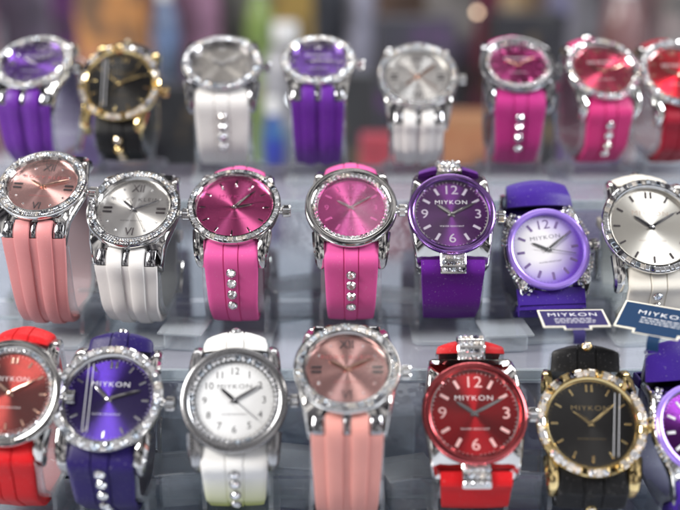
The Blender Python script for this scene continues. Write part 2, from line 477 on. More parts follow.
        lathe(mb, [(.01, -9.0), (Rr * .80, -9.0), (Rr * .86, -8.4), (Rr * .90, -6.8), (Rr * .955, -5.0), (Rr * .975, -3.6), (Rr * .965, -2.4), (Rr * .90, -1.7), (Rr * .86, -1.7), (Rr * .83, -3.3), (.01, -3.3)], 96, closed=False)
    caseo = link('case', mb.mesh('case', metal, 40), root, H)
    if not hull:
        for sx in (-1, 1):
            for sy in (-1, 1):
                mb = MB(); lx = w_top + .9; ls = []
                ln = [(.60, -4.2, 3.9, 2.5), (.80, -4.5, 3.8, 2.5), (.97, -5.2, 3.6, 2.5), (1.10, -7.2, 3.2, 2.4), (1.16, -10.4, 2.9, 2.3), (1.17, -12.6, 2.4, 1.8)]
                for i, (ky, z, hw, hh) in enumerate(ln):
                    if sy > 0: ky = .60 + (ky - .60) * .80; z = z - i * .55; hw *= .9
                    y = ky * Rr
                    nx = [(-1, -.5), (-.75, -1), (.75, -1), (1, -.5), (1, .45), (.62, .98), (.2, 1.08), (-.3, 1.0), (-.8, .8), (-1, .4)]
                    t = i / 5 * 1.25
                    loop = []
                    for a_, c_ in nx:
                        loop.append((sx * (lx + a_ * hw * .72 + (1.6 - i * .28)), sy * (y + c_ * hh * math.sin(t)), z + c_ * hh * math.cos(t)))
                    if sx * sy < 0: loop = loop[::-1]
                    ls.append(loop)
                loft(mb, ls if sy > 0 else ls)
                link('lug', mb.mesh('lug', metal, 26), root, H)
    if kind == 'ridged':
        # three steel links between the rubber tabs
        for sy, s_a, s_b in ((-1, 3.0, s_tab - .4), (1, path.len - 6.2, path.len - 1)):
            for u0, u1 in ((-.97, -.64), (-.10, .10), (.64, .97)):
                mb = MB(); flat = [(u0, -.6), (u0 + .02, -.3), ((u0 + u1) / 2, -.15), (u1 - .02, -.3), (u1, -.6)]
                sweep(mb, path, s_a, s_b, 8, lambda d: width(s_tab) * .98, flat, u0=u0, u1=u1, thick=1.9)
                link('strap_link', mb.mesh('strap_link', spec.get('linkm', CHROME_D), 80), root, Matrix())
    if kind in ('centre', 'sport'):
        for s_a, s_b in (((1.0, 11.2)), ((path.len - 10.5, path.len - .5))) if kind == 'centre' else ():
            mb = MB(); flat = [(-.42, -.3), (-.40, .9), (-.36, 1.25), (0, 1.3), (.36, 1.25), (.40, .9), (.42, -.3)]
            sweep(mb, path, s_a, s_b, 8, lambda d: 14, flat, u0=-.42, u1=.42, thick=1.5, lift=.5)
            lk = link('centre_link', mb.mesh('centre_link', metal, 30), root, Matrix())
            mb = MB()
            for r_ in range(4):
                for c_ in range(5):
                    Mx = on_path(path, s_a + 1.5 + r_ * 2.45, 1.8)
                    gem(mb, Mx @ Vector(((c_ - 2) * 2.15, 0, 0)), 1.12, 6, .7, pick(), Mx.to_3x3(), random.random())
            link('crystal_panel', mb.mesh('crystal_panel', gset, 5, smooth=False), lk, Matrix())
    # ---- bezel
    bz = spec['bezel']; mb = MB(); gm = MB(); ri = Rr * .82
    bm = spec.get('rim', metal)
    if bz == 'pave':
        ri = Rr * .78
        lathe(mb, [(ri, -2.6), (Rr * .98, -2.6), (Rr, -1.9), (Rr, -.75), (Rr - .35, -.15), (Rr - .75, -.15), (Rr - .95, -.55), (ri + 1.0, -.15), (ri + .75, .15), (ri + .3, .15), (ri, -.2)])
        wch = Rr - 1.3 - (ri + 1.1); g = wch / 4
        for row, rad in ((0, ri + 1.15 + g), (1, Rr - 1.15 - g)):
            n = int(2 * PI * rad / (2 * g * 1.06))
            for i in range(n):
                a = 2 * PI * (i + .5 * row) / n
                gem(gm, (rad * math.cos(a), rad * math.sin(a), -.28 + (.18 if row == 0 else 0)), g * 1.0, 6, .75, pick(), None, a)
    elif bz in ('baguette', 'bold'):
        ri = Rr * (.835 if bz == 'baguette' else .81)
        lathe(mb, [(ri, -2.6), (Rr * .97, -2.6), (Rr, -1.7), (Rr, -.75), (Rr - .2, -.35), (Rr - .5, -.35), (Rr - .6, -.75), (ri + .95, -.35), (ri + .8, .2), (ri + .35, .2), (ri, -.15)])
        n = 60 if bz == 'baguette' else 46; ro = Rr - (.6 if bz == 'baguette' else .15); rad = (ri + .9 + ro) / 2
        dd = (ro - ri - .9) / 2
        for i in range(n):
            a = 2 * PI * i / n
            if bz == 'baguette':
                wseg = PI * rad / n * (.92 if i % 4 else .62)
                baguette(gm, a, rad, wseg, dd * (1.0 if i % 4 else .8), -.22, pick())
            else:
                if i % 2: baguette(gm, a, rad, PI * rad / n * .97, dd * 1.0, -.1, pick())
                else: gem(gm, (rad * math.cos(a), rad * math.sin(a), .1), dd * 1.0, 8, .8, pick(), None, a)
        for i in range(n):
            a = 2 * PI * (i + .5) / n
            for rr in (ri + .9, ro - .05):
                b2 = MB(); gem(b2, (0, 0, 0), .34, 6, 1.3)
                gm.add([(v[0] + rr * math.cos(a), v[1] + rr * math.sin(a), v[2] - .2) for v in b2.v], b2.f, 4)
    elif bz == 'inner':
        ri = Rr * .84
        lathe(mb, [(ri, -2.9), (Rr * .97, -2.9), (Rr, -2.2), (Rr, -1.2), (Rr - .5, -.3), (Rr - 1.5, .1), (ri + .5, -.05), (ri, -.4)])
        rad = ri - 1.05; n = int(2 * PI * rad / 2.05)
        for i in range(n):
            a = 2 * PI * i / n; gem(gm, (rad * math.cos(a), rad * math.sin(a), -.95), .98, 8, .8, pick() % 3, None, a)
    else:
        ri = Rr * (.84 if bz == 'rim' else .80); ro = Rr * (.985 if bz == 'rim' else .93)
        lathe(mb, [(ri, -2.6), (ro, -2.6), (ro, -1.0), (ro - .4, -.2), (ro - 1.2, .25), (ri + .8, .2), (ri + .2, -.05), (ri, -.5)])
    bezo = link('bezel', mb.mesh('bezel', bm, 35), root, H)
    if gm.v: link('crystal_ring', gm.mesh('crystal_ring', gset + [metal], 5, smooth=False), bezo, Matrix())
    if kind == 'sport':
        for sx in (-1, 1):
            for sy in (-1, 1):
                gm = MB()
                for k in range(9):
                    for row in range(2):
                        a = R(14 + k * 5.2); rad = Rr * (1.0 + .004 * k * k * .32) - .2 + row * 1.5 - 1.2
                        x, y = rad * math.cos(a), rad * math.sin(a) * 1.03
                        z = -1.9 - .62 * max(0, abs(y) - rc * .84) ** 1.25 - row * .55
                        gem(gm, (sx * x, sy * y, z), .78, 6, .9, pick())
                link('crystal_trim', gm.mesh('crystal_trim', gset, 5, smooth=False), caseo, Matrix())
    # ---- flange + dial
    rd = ri - (.15 if bz != 'inner' else 2.1)
    mb = MB(); lathe(mb, [(ri - .02, -.5), (ri - .02, -3.2), (rd - .35, -3.2), (rd - .35, -2.55), (rd - .1, -2.5), (ri - .35 if bz != 'inner' else ri - 2.0, -.9 if bz != 'inner' else -1.3)] + ([(ri - .35, -1.3)] if bz == 'inner' else []))
    link('inner_ring', mb.mesh('inner_ring', spec.get('flange', metal), 35), root, H)
    mb = MB(); disc(mb, rd - .3, -.4, 0, 96)
    D = H @ Matrix.Translation((0, 0, -2.4 * S))
    dial = link('dial', mb.mesh('dial', spec['dial'], 30), root, D)
    r1 = rd - .3; mk = spec.get('mk', CHROME); style = spec['style']
    def put(name, me, ang, rad, up=True, z=0, rotz=None):
        a = R(90 - ang)
        rz = rotz if rotz is not None else -R(ang)
        link(name, me, dial, Matrix.Translation((rad * math.cos(a) * S, rad * math.sin(a) * S, z * S)) @ Matrix.Rotation(rz, 4, 'Z'))
    def dot(ang, rad, r_, m=GEM):
        mb = MB(); gem(mb, (0, 0, .1), r_, 8, .8); put('hour_marker', mb.mesh('hour_marker', m, 5, smooth=False), ang, rad)
    ln = r1 * .17; rm = r1 * .84
    if style == 'roman':
        for h_, s_ in ((12, 'XII'), (6, 'VI')): put('numeral', text_mesh(s_, mk, r1 * .36, .2, .85), h_ * 30, r1 * .74, rotz=0)
        for h_, s_ in ((3, 'III'), (9, 'IX')):
            for k in (-1, 1): put('hour_marker', marker_mesh('r', r1 * .26, r1 * .06, mk), h_ * 30 + k * 5.2, r1 * .76, rotz=-R(h_ * 30))
        for h_ in (1, 2, 4, 5, 7, 8, 10, 11): dot(h_ * 30, r1 * .80, .62)
    elif style == 'bars' or style == 'gembars':
        for h_ in range(1, 13):
            if h_ == 12 and style == 'bars':
                for k in (-1, 1): put('hour_marker', marker_mesh('b', ln, 1.0, mk), k * 4.2, rm, rotz=0)
            elif style == 'gembars' and h_ in (11, 12, 1):
                put('hour_marker', marker_mesh('b', ln * .8, 1.0, mk), h_ * 30, rm); dot(h_ * 30, rm - ln * .75, .7)
            else: put('hour_marker', marker_mesh('b', ln, .85, mk), h_ * 30, rm)
    elif style == 'mixed':
        nums = spec.get('nums', (12, 3, 6, 9))
        for h_ in range(1, 13):
            if h_ in nums: put('numeral', text_mesh(str(h_), mk, r1 * spec.get('ns', .38), .1, 1.15), h_ * 30, r1 * .73, rotz=0)
            else: put('hour_marker', marker_mesh('x', r1 * .22, r1 * .075, mk, .2), h_ * 30, r1 * .78)
    elif style == 'arabic':
        for h_ in range(1, 13): put('numeral', text_mesh(str(h_), mk, r1 * .26, .05), h_ * 30, r1 * .76, rotz=0)
    # minute ticks printed as one fine ring
    mb = MB()
    for i in range(60):
        if i % 5: 
            a = 2 * PI * i / 60; box(mb, (0, 0, 0), (.06, .32, .03), 0, Matrix.Rotation(a, 4, 'Z') @ Matrix.Translation((0, r1 * .955, .03)))
    pm = spec.get('print', BLACKM)
    link('minute_track', mb.mesh('minute_track', pm), dial, Matrix())
    link('lettering', text_mesh(spec.get('brand', 'MIYKON'), pm, r1 * .17, .03, 1.25), dial, Matrix.Translation((0, r1 * .36 * S, .05 * S)))
    link('lettering', text_mesh('WATER RESISTANT', pm, r1 * .062, .02, 1.1), dial, Matrix.Translation((0, -r1 * .36 * S, .04 * S)))
    hh, mm, ss = spec['time']; hm = spec.get('hands', CHROME)
    hand(root, H, 'hour_hand', hh, r1 * .50, r1 * .075, -2.15, hm)
    hand(root, H, 'minute_hand', mm, r1 * .78, r1 * .060, -1.75, hm)
    if ss is not None: hand(root, H, 'second_hand', ss, r1 * .80, .35, -1.35, spec.get('sec', hm), tail=5, style='stick')
    mb = MB(); disc(mb, ri - .05, -.75, -.25, 96, dome=.25)
    link('glass', mb.mesh('glass', CRYSTAL, 30), root, H)
    if 'film' in spec:  # offset and tilt of the painted reflection lines
        # added clear strip with two pale lines that imitate reflected light streaks
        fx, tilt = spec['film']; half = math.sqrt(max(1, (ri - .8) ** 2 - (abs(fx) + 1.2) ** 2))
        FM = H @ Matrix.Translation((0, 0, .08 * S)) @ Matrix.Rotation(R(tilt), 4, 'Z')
        mb = MB(); box(mb, (fx, 0, 0), (.8, half, .03), 0); fo = link('glint_strip', mb.mesh('glint_strip', CRYSTAL), root, FM)
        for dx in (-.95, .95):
            mb = MB(); box(mb, (fx + dx, 0, .03), (.15, half - .3, .05), .02); link('glint_line', mb.mesh('glint_line', GLINT), fo, Matrix())
    # ---- crown
    mb = MB(); n = 48; pr = []
    b2 = MB()
    lathe(b2, [(.01, -1.5), (1.5, -1.5), (1.5, 1.2), (2.5, 1.2), (2.75, 1.6), (2.75, 4.2), (2.4, 4.7), (.01, 4.9)], 48, closed=False)
    vs = []
    for v in b2.v:
        r_ = math.hypot(v[0], v[1]); a = math.atan2(v[1], v[0])
        k = 1 - (.09 if (r_ > 2.3 and round(a / (2 * PI) * 48) % 2) else 0)
        vs.append((v[2] + Rr * .97, v[0] * k, v[1] * k - 4.6))
    mb.add(vs, b2.f)
    link('crown', mb.mesh('crown', metal, 20), root, H)

    # ---- clear stand under and inside the strap loop
    st = empty('watch_stand', (spec['x'], spec['y'], spec['base']), spec.get('yaw', 0), label='clear acrylic stand carrying the ' + spec['short'], category='watch stand',
               group='clear stands under the watches')
    mb = MB(); yc = Ly + 20
    N = 10; lo = []
    for z, ins in ((0.05, .4), (.5, 0), (1.8, 0), (2.3, .5)):
        l = []
        for cx, cy, a0 in ((1, 1, 0), (-1, 1, 90), (-1, -1, 180), (1, -1, 270)):
            for k in range(N + 1):
                a = R(a0 + 90 * k / N); l.append((cx * (17 - ins - 4) + 4 * math.cos(a), yc + cy * (23 - ins - 4) + 4 * math.sin(a), z))
        lo.append(l)
    loft(mb, lo); link('base', mb.mesh('base', ACRYLIC, 30), st, Matrix())
    mb = MB(); sweep(mb, path, 16, path.len - 14, 60, lambda d: 13.4 if w_bot < 11 else 14.2, [(-1, -3.4), (0, -3.4), (1, -3.4)], thick=4.9)
    link('ring', mb.mesh('ring', ACRYLIC, 30), st, Matrix())
    wl = 13.4 if w_bot < 11 else 14.2
    for sx in (-1, 1):
        mb = MB(); ls = []
        for k in range(9):
            z = 2.3 + k * 1.6; q = 1 - .25 * math.sin(k / 8 * PI)
            ls.append([(sx * wl + a_ * .9, yc - 2 + c_ * 7 * q, z) for a_, c_ in ((-1, -1), (1, -1), (1, 1), (-1, 1))])
        loft(mb, ls); link('leg', mb.mesh('leg', ACRYLIC, 30), st, Matrix())
    return root, path, width

# ------------------------------------------------------------------ colours
ST = {'salmon': (.62, .245, .245), 'white': (.74, .72, .70), 'cream': (.74, .70, .62), 'pink': (.72, .10, .33), 'purple': (.10, .006, .22), 'indigo': (.014, .006, .09),
      'violet': (.040, .011, .22), 'black': (.006, .006, .007), 'magenta': (.46, .03, .20), 'hotpink': (.56, .03, .17), 'red': (.56, .006, .010), 'darkred': (.27, .004, .02),
      'bpurple': (.115, .018, .27), 'peach': (.67, .29, .25)}
ST = {k: rubber(k + ' rubber', v) for k, v in ST.items()}
ST['limefade'] = rubber_fade('white rubber running to lime', (.50, .54, .05), (.76, .75, .73), 6, 28)
DI = {'rose': dial_sun('rose dial', (.84, .50, .47)), 'silver': dial_sun('silver dial', (.95, .93, .90), .30, .9), 'pink': dial_sun('pink dial', (.85, .16, .42)), 'fuchsia': dial_sun('fuchsia dial', (.92, .18, .52)),
      'purple': dial_sun('purple dial', (.17, .03, .24)), 'ivory': dial_sun('ivory dial', (.93, .89, .80), .36, .75), 'indigo': dial_sun('indigo dial', (.05, .022, .21)),
      'white': dial_plain('white dial', (.88, .88, .88)), 'red': dial_sun('red dial', (.50, .010, .018)), 'black': dial_sun('black dial', (.028, .027, .026), .4, .6),
      'brown': dial_sun('red brown dial', (.26, .04, .035)), 'bviolet': dial_sun('violet dial', (.18, .06, .42)), 'bmagenta': dial_sun('magenta dial', (.46, .05, .22)),
      'cerise': dial_sun('cerise dial', (.62, .07, .14)), 'scarlet': dial_sun('scarlet dial', (.66, .015, .035)), 'grey': dial_sun('grey dial', (.50, .47, .44)),
      'lilac': dial_two_tone('white and violet dial', (.95, .92, .95), (.19, .07, .62))}
RIMP = principled('purple anodised ring', (.33, .17, .52), .16, 1, coat=.3)
RIML = principled('violet anodised ring', (.42, .27, .88), .22, .5, coat=.4)
RIMR = principled('red anodised ring', (.55, .10, .11), .16, 1, coat=.3)
ROSEPR = principled('rose print', (.42, .10, .10), .3)

ROWY = {'F': -79.4, 'M': 0.0, 'B': 93.8}
BASE = {'F': 0.0, 'M': 51.0, 'B': 102.0}
def W(row, x, z, Rr, phi, kind, bezel, dial, strap, style, time, short, label, **kw):
    d = dict(x=x, y=ROWY[row], base=BASE[row], h=246 + z - BASE[row], R=Rr, phi=phi, kind=kind, bezel=bezel, dial=DI[dial], strap=ST[strap], style=style, time=time, short=short, label=label)
    d.update(kw); d['seed'] = int(abs(x) * 7 + ord(row) * 31)
    return d
WATCHES = [
 # front row
 W('F', -129.2, -187, 21.4, 36, 'gem', 'inner', 'brown', 'red', 'bars', (305, 60, None), 'red strapped watch cut off at the left edge', 'watch with red brown dial and shiny red strap, cut off at the left edge',
   yaw=-5, mk=ROSEG, hands=ROSEG, print=WHITEM),
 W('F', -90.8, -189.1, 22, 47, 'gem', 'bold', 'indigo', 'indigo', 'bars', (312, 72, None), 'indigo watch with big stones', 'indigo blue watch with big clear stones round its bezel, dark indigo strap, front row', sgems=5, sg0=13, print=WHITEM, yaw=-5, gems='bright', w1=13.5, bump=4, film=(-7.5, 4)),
 W('F', -41.3, -190, 21.1, 38, 'gem', 'inner', 'white', 'limefade', 'arabic', (312, 60, 132), 'white numeral watch with strap fading to lime', 'watch with plain white numeral dial, crystals inside grey bezel, white strap fading to lime', metal=BRUSHED, sgems=5, sg0=13, print=BLACKM, mk=BRUSHED, hands=CHROME_D, yaw=2, gems='bright', w1=13.2, bump=3),
 W('F', 2.7, -176, 20.7, 57, 'ridged', 'pave', 'rose', 'peach', 'roman', (300, 64, None), 'rose dial watch on peach strap', 'rose dial roman numeral watch on ridged peach strap, middle of the front row', mk=DARKMK, hands=ROSEG, print=ROSEPR, brand='ROXY KLEIN', w1=14, w2=12),
 W('F', 52.9, -195.5, 21.1, 41, 'centre', 'rim', 'red', 'red', 'mixed', (304, 62, None), 'red watch with crystal centre link', 'bright red dial and red strap watch with crystal panel below the dial', rim=RIMR, flange=RIMR, print=WHITEM, mk=principled('pale red lume', (.80, .48, .46), .3), hands=BRUSHED, bump=5),
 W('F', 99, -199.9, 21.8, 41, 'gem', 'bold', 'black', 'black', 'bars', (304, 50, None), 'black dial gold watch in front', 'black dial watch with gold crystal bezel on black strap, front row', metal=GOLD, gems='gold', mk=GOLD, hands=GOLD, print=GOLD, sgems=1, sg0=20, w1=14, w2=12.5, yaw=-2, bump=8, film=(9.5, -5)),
 W('F', 142.8, -202.5, 20.5, 44, 'sport', 'plainrim', 'purple', 'violet', 'mixed', (300, 60, None), 'violet watch cut off at the right edge', 'violet dial watch cut off at the right edge beside the black and gold one', rim=RIML, print=WHITEM, nums=(12,), yaw=11, bump=10, bump2=6, w1=15, w2=12.5, mk=WHITEM),
 # middle row
 W('M', -130.7, -123.5, 20, 57, 'ridged', 'pave', 'rose', 'salmon', 'roman', (298, 68, None), 'rose watch on salmon strap', 'rose dial roman numeral watch on salmon pink ridged strap, leftmost of the middle row', mk=DARKMK, hands=ROSEG, print=ROSEPR, brand='ROXY KLEIN', yaw=-4, roll=-3),
 W('M', -91.4, -134.4, 21, 52, 'ridged', 'pave', 'silver', 'white', 'roman', (310, 64, 150), 'silver watch on white ridged strap', 'silver dial roman numeral watch on white ridged strap, second in the middle row', mk=DARKMK, hands=CHROME_D, print=DARKMK, brand='ROXY KLEIN', yaw=-6),
 W('M', -46.8, -133.1, 20.7, 54, 'gem', 'baguette', 'pink', 'pink', 'gembars', (78, 44, 80), 'pink watch with rectangular stones', 'pink watch with bezel of rectangular stones and four crystals down its pink strap', sgems=4, print=principled('plum print', (.35, .03, .14), .3), hands=CHROME, yaw=-2, gems='bright'),
 W('M', 4.9, -133.5, 20.5, 48, 'gem', 'inner', 'fuchsia', 'pink', 'mixed', (300, 58, None), 'fuchsia watch with round stones inside its bezel', 'fuchsia watch with round crystals inside wide polished bezel, pink strap with crystals', sgems=4, print=principled('plum print', (.35, .03, .14), .3), gems='pink', ns=.26, nums=(12, 3, 6, 9), mk=principled('fuchsia mark', (.80, .16, .45), .2, .6), hands=principled('pale pink metal', (.95, .70, .78), .2, 1)),
 W('M', 49.5, -136.7, 19.9, 42, 'centre', 'rim', 'purple', 'purple', 'mixed', (306, 63, None), 'purple watch with crystal centre link', 'dark purple numeral dial watch with crystal panel above its purple strap', rim=RIMP, flange=principled('dark purple flange', (.10, .04, .18), .3, 1), print=WHITEM, mk=principled('grey lume', (.62, .55, .66), .3, .4), hands=CHROME),
 W('M', 93.4, -153.4, 20.5, 35, 'sport', 'plainrim', 'lilac', 'violet', 'mixed', (300, 60, 107), 'white and violet watch', 'white and violet dial watch with violet ring and crystal sides, sitting lower than both neighbours', rim=RIML, nums=(12,), roll=6, bump=5, bump2=5, buckle_back=34, w1=15.5, w2=12.6, mk=principled('grey violet mark', (.42, .30, .62), .2, .6), hands=BRUSHED, print=principled('slate print', (.10, .08, .14), .35), yaw=6, flange=RIML),
 W('M', 138.9, -142.7, 22.9, 41, 'gem', 'baguette', 'ivory', 'cream', 'bars', (304, 57, None), 'cream strapped watch', 'ivory dial watch with rectangular stones on cream strap, right end of the middle row', sgems=4, sg0=15, mk=DARKMK, hands=CHROME_D, print=principled('pale print', (.55, .42, .34), .35), yaw=5, roll=-4, w1=13.5, w2=12),
 # back row
 W('B', -155.5, -83.4, 20.3, 59, 'ridged', 'pave', 'bviolet', 'bpurple', 'roman', (300, 50, None), 'purple watch at the left of the back row', 'purple dial watch on purple ridged strap at the left end of the back row', print=WHITEM, hands=CHROME, yaw=-8),
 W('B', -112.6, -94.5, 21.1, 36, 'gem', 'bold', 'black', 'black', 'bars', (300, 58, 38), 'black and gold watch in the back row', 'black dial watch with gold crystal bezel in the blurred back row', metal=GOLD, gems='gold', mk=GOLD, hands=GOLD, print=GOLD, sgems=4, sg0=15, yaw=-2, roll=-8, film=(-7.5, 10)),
 W('B', -59.8, -83.9, 20.5, 58, 'gem', 'pave', 'grey', 'white', 'bars', (305, 60, None), 'grey dial watch on white strap', 'grey dial crystal watch with four crystals on white strap, blurred back row', metal=CHROME_D, sgems=4, hands=CHROME_D, mk=CHROME_D, print=CHROME_D, w1=13.8, w2=11.8, yaw=3),
 W('B', -11.1, -82.4, 19.2, 60, 'ridged', 'pave', 'bviolet', 'bpurple', 'bars', (270, 90, None), 'purple watch near the middle of the back row', 'purple dial watch on purple ridged strap between a grey and a silver watch', print=WHITEM, w1=13.5),
 W('B', 39.6, -90.5, 20.8, 47, 'ridged', 'pave', 'silver', 'white', 'roman', (232, 50, 128), 'silver watch on white ridged strap in the back row', 'silver dial watch on short white ridged strap in the blurred back row', mk=DARKMK, hands=ROSEG, print=DARKMK, brand='ROXY KLEIN', w1=13, w2=10.5),
 W('B', 90.2, -84.4, 19.5, 55, 'gem', 'inner', 'bmagenta', 'magenta', 'bars', (300, 60, None), 'magenta watch', 'magenta watch with crystals inside dark bezel and on magenta strap, back row', metal=CHROME_D, sgems=4, gems='pink', hands=ROSEG, mk=principled('fuchsia mark', (.80, .16, .45), .2, .6), print=WHITEM, w1=13),
 W('B', 134, -87.4, 19.3, 48, 'gem', 'bold', 'cerise', 'hotpink', 'bars', (300, 75, None), 'cerise watch', 'cerise dial watch with crystals down its deep pink strap, second from right in back row', sgems=4, gems='pink', hands=ROSEG, mk=ROSEG, print=WHITEM, yaw=9),
 W('B', 172.5, -89.5, 20.4, 45, 'gem', 'bold', 'scarlet', 'darkred', 'bars', (300, 75, None), 'scarlet watch', 'scarlet dial watch on dark red strap at the right end of the back row', hands=ROSEG, mk=ROSEG, print=WHITEM, yaw=9),
]
built = {}
for w_ in WATCHES: built[w_['short']] = make_watch(w_)

# ------------------------------------------------------------------ hang tags with the maker's name
NAVY = principled('navy card', (.008, .032, .085), .6, var=.08, spec=.15)
NAVYP = principled('violet card', (.028, .022, .095), .6, var=.08, spec=.15)
IVORY = principled('ivory card', (.78, .74, .62), .5, var=.05, bump=.1)
def rrect(w, h, r, n=5):
    l = []
    for cx, cy, a0 in ((1, 1, 0), (-1, 1, 90), (-1, -1, 180), (1, -1, 270)):
        for k in range(n + 1): a = R(a0 + 90 * k / n); l.append((cx * (w - r) + r * math.cos(a), cy * (h - r) + r * math.sin(a)))
    return l
def prism(mb, pts, z0, z1, mi=0): loft(mb, [[(x, y, z0) for x, y in pts], [(x, y, z1) for x, y in pts]], mi)
def hang_tag(M, face, label, w=13.5, h=8):
    t = empty('hang_tag', (0, 0, 0), 0, label=label, category='tag', group='blue tags looped on straps')
    t.matrix_world = Matrix.Diagonal((1, 1, 1, 1)) @ Matrix.Translation(M.to_translation() * S) @ M.to_3x3().to_4x4()
    mb = MB(); out = [(-w, -h + 2), (-w, h), (w, h), (w, -h + 2), (w - 8, -h + 2), (w - 8, -h), (-w + 8, -h), (-w + 8, -h + 2)][::-1]
    prism(mb, out, 0, .35); link('card', mb.mesh('card', IVORY), t, Matrix())
    k = .75
    inn = [(-w + k, -h + 2 + k), (-w + k, h - k), (w - k, h - k), (w - k, -h + 2 + k), (w - 8 - k, -h + 2 + k), (w - 8 - k, -h + .3), (-w + 8 + k, -h + .3), (-w + 8 + k, -h + 2 + k)][::-1]
    mb = MB(); prism(mb, inn, .351, .42); pn = link('printed_face', mb.mesh('printed_face', face), t, Matrix())
    link('lettering', text_mesh('MIYKON', WHITEM, 3.7, .03, 1.3), pn, Matrix.Translation((0, 3.6 * S, .46 * S)))
    mb = MB(); random.seed(5)
    for r_ in range(3):
        x = -8
        while x < 7.5:
            l = random.uniform(.9, 2.4); box(mb, (x + l / 2, .4 - r_ * 1.5, .44), (l / 2, .16, .02)); x += l + .5
    link('small_print', mb.mesh('small_print', WHITEM), pn, Matrix())
    # the loop that goes round the strap
    mb = MB(); pts = [(-h, .17), (-h - 2, -.4), (-h - 3, -2), (-h - 3.2, -4.5)]
    P = Path(pts); sweep(mb, P, 0, P.len, 16, lambda d: 2.4, [(-1, .15), (1, .15)], thick=.35)
    link('loop', mb.mesh('loop', face), t, Matrix())
    return t
def tagM(x, y, z, yaw, pitch, roll=0): return Matrix.Translation((x, y, z)) @ Matrix.Rotation(R(yaw), 4, 'Z') @ Matrix.Rotation(R(pitch), 4, 'X') @ Matrix.Rotation(R(roll), 4, 'Z')
hang_tag(tagM(94, -57.5, 80.5, 2, 8), NAVYP, 'violet blue printed tag behind the black and gold watch in front')
hang_tag(tagM(128, -61, 81, -29, 17, 0), NAVY, 'navy printed tag standing askew over the violet watch at right', w=17, h=10)

# ------------------------------------------------------------------ stepped shelf
def slab(name, c, h, mats, bev=.6, **kw):
    mb = MB(); box(mb, (0, 0, 0), h, bev)
    mb.m = [0] * len(mb.m)
    return link(name, mb.mesh(name, mats), None, Matrix.Translation([q * S for q in c]), **kw)
steps = empty('display_riser', (0, 0, -40), 0, label='three-step clear acrylic display riser carrying all the watches', category='display')
def part(name, c, h, m, bev=.5):
    mb = MB(); box(mb, (c[0], c[1], c[2] + 40), h, bev); return link(name, mb.mesh(name, m), steps, Matrix())
part('tread', (0, -83, -2.6), (300, 42, 2.5), SHEET); part('tread', (0, 3.5, 48.4), (300, 41.5, 2.5), SHEET); part('tread', (0, 85, 99.4), (300, 37, 2.5), SHEET)
part('riser', (0, -37.6, 22.4), (300, 1.5, 22.6), SHEET); part('riser', (0, 47.6, 73.4), (300, 1.5, 22.6), SHEET)
part('edge_strip', (0, -126.2, -2.6), (300, 1.1, 2.6), EDGE, .3); part('edge_strip', (0, -39.2, 48.4), (300, .9, 2.6), EDGE, .3); part('edge_strip', (0, 46.8, 99.4), (300, .9, 2.6), EDGE, .3)
part('price_rail', (0, 20, 51.6), (300, 1.0, .5), EDGE, .2); part('price_rail', (0, -58, .6), (300, 1.0, .5), EDGE, .2)

for x, y, z, rz, hx, hz, lab in ((-112, 30, 51, 12, 11, 7, 'clear acrylic block on the middle step behind the silver and rose watches'), (-69, -12, 51, -8, 8, 4, 'small clear block beside the silver watch with white ridged strap'),
        (-20, 24, 51, 20, 13, 8, 'clear acrylic block on the middle step between the two pink watches'), (28, 18, 51, -14, 11, 6, 'clear acrylic block on the middle step between fuchsia and purple watches'),
        (73, -14, 51, 6, 9, 4, 'low clear block on the middle step between purple and violet watches'), (118, 14, 51, -20, 12, 8, 'clear acrylic block on the middle step left of the cream strapped watch'),
        (-66, -58, 0, 10, 10, 8, 'clear acrylic block on the front step between the indigo and white watches'), (-18, -60, 0, -12, 10, 10, 'clear acrylic block on the front step left of the peach strapped watch'),
        (28, -62, 0, 16, 9, 8, 'clear acrylic block on the front step left of the red watch'), (76, -60, 0, -6, 9, 9, 'clear acrylic block on the front step left of the black and gold watch')):
    t = empty('acrylic_block', (x, y, z), rz, label=lab, category='block', group='clear blocks between the watches')
    mb = MB(); box(mb, (0, 0, hz + .05), (hx, 8, hz), 1.1); link('body', mb.mesh('body', ACRYLIC, 20), t, Matrix())
    mb = MB(); box(mb, (0, 0, 2 * hz + .75), (hx + 2, 10, .6), .3); link('cap_plate', mb.mesh('cap_plate', ACRYLIC, 20), t, Matrix())
table = MB(); box(table, (0, 450, -42), (2500, 1700, 2), 0)
TABLE = principled('pale laminate', (.55, .59, .66), .35, var=.25, vscale=9)
link('table_top', table.mesh('table_top', TABLE), None, Matrix(), kind='structure')
wall = MB(); box(wall, (0, 2100, 700), (2500, 20, 1500), 0)
WALLM = principled('shop wall', (.075, .045, .085), .7, var=.5, vscale=2.2)
link('back_wall', wall.mesh('back_wall', WALLM), None, Matrix(), kind='structure')

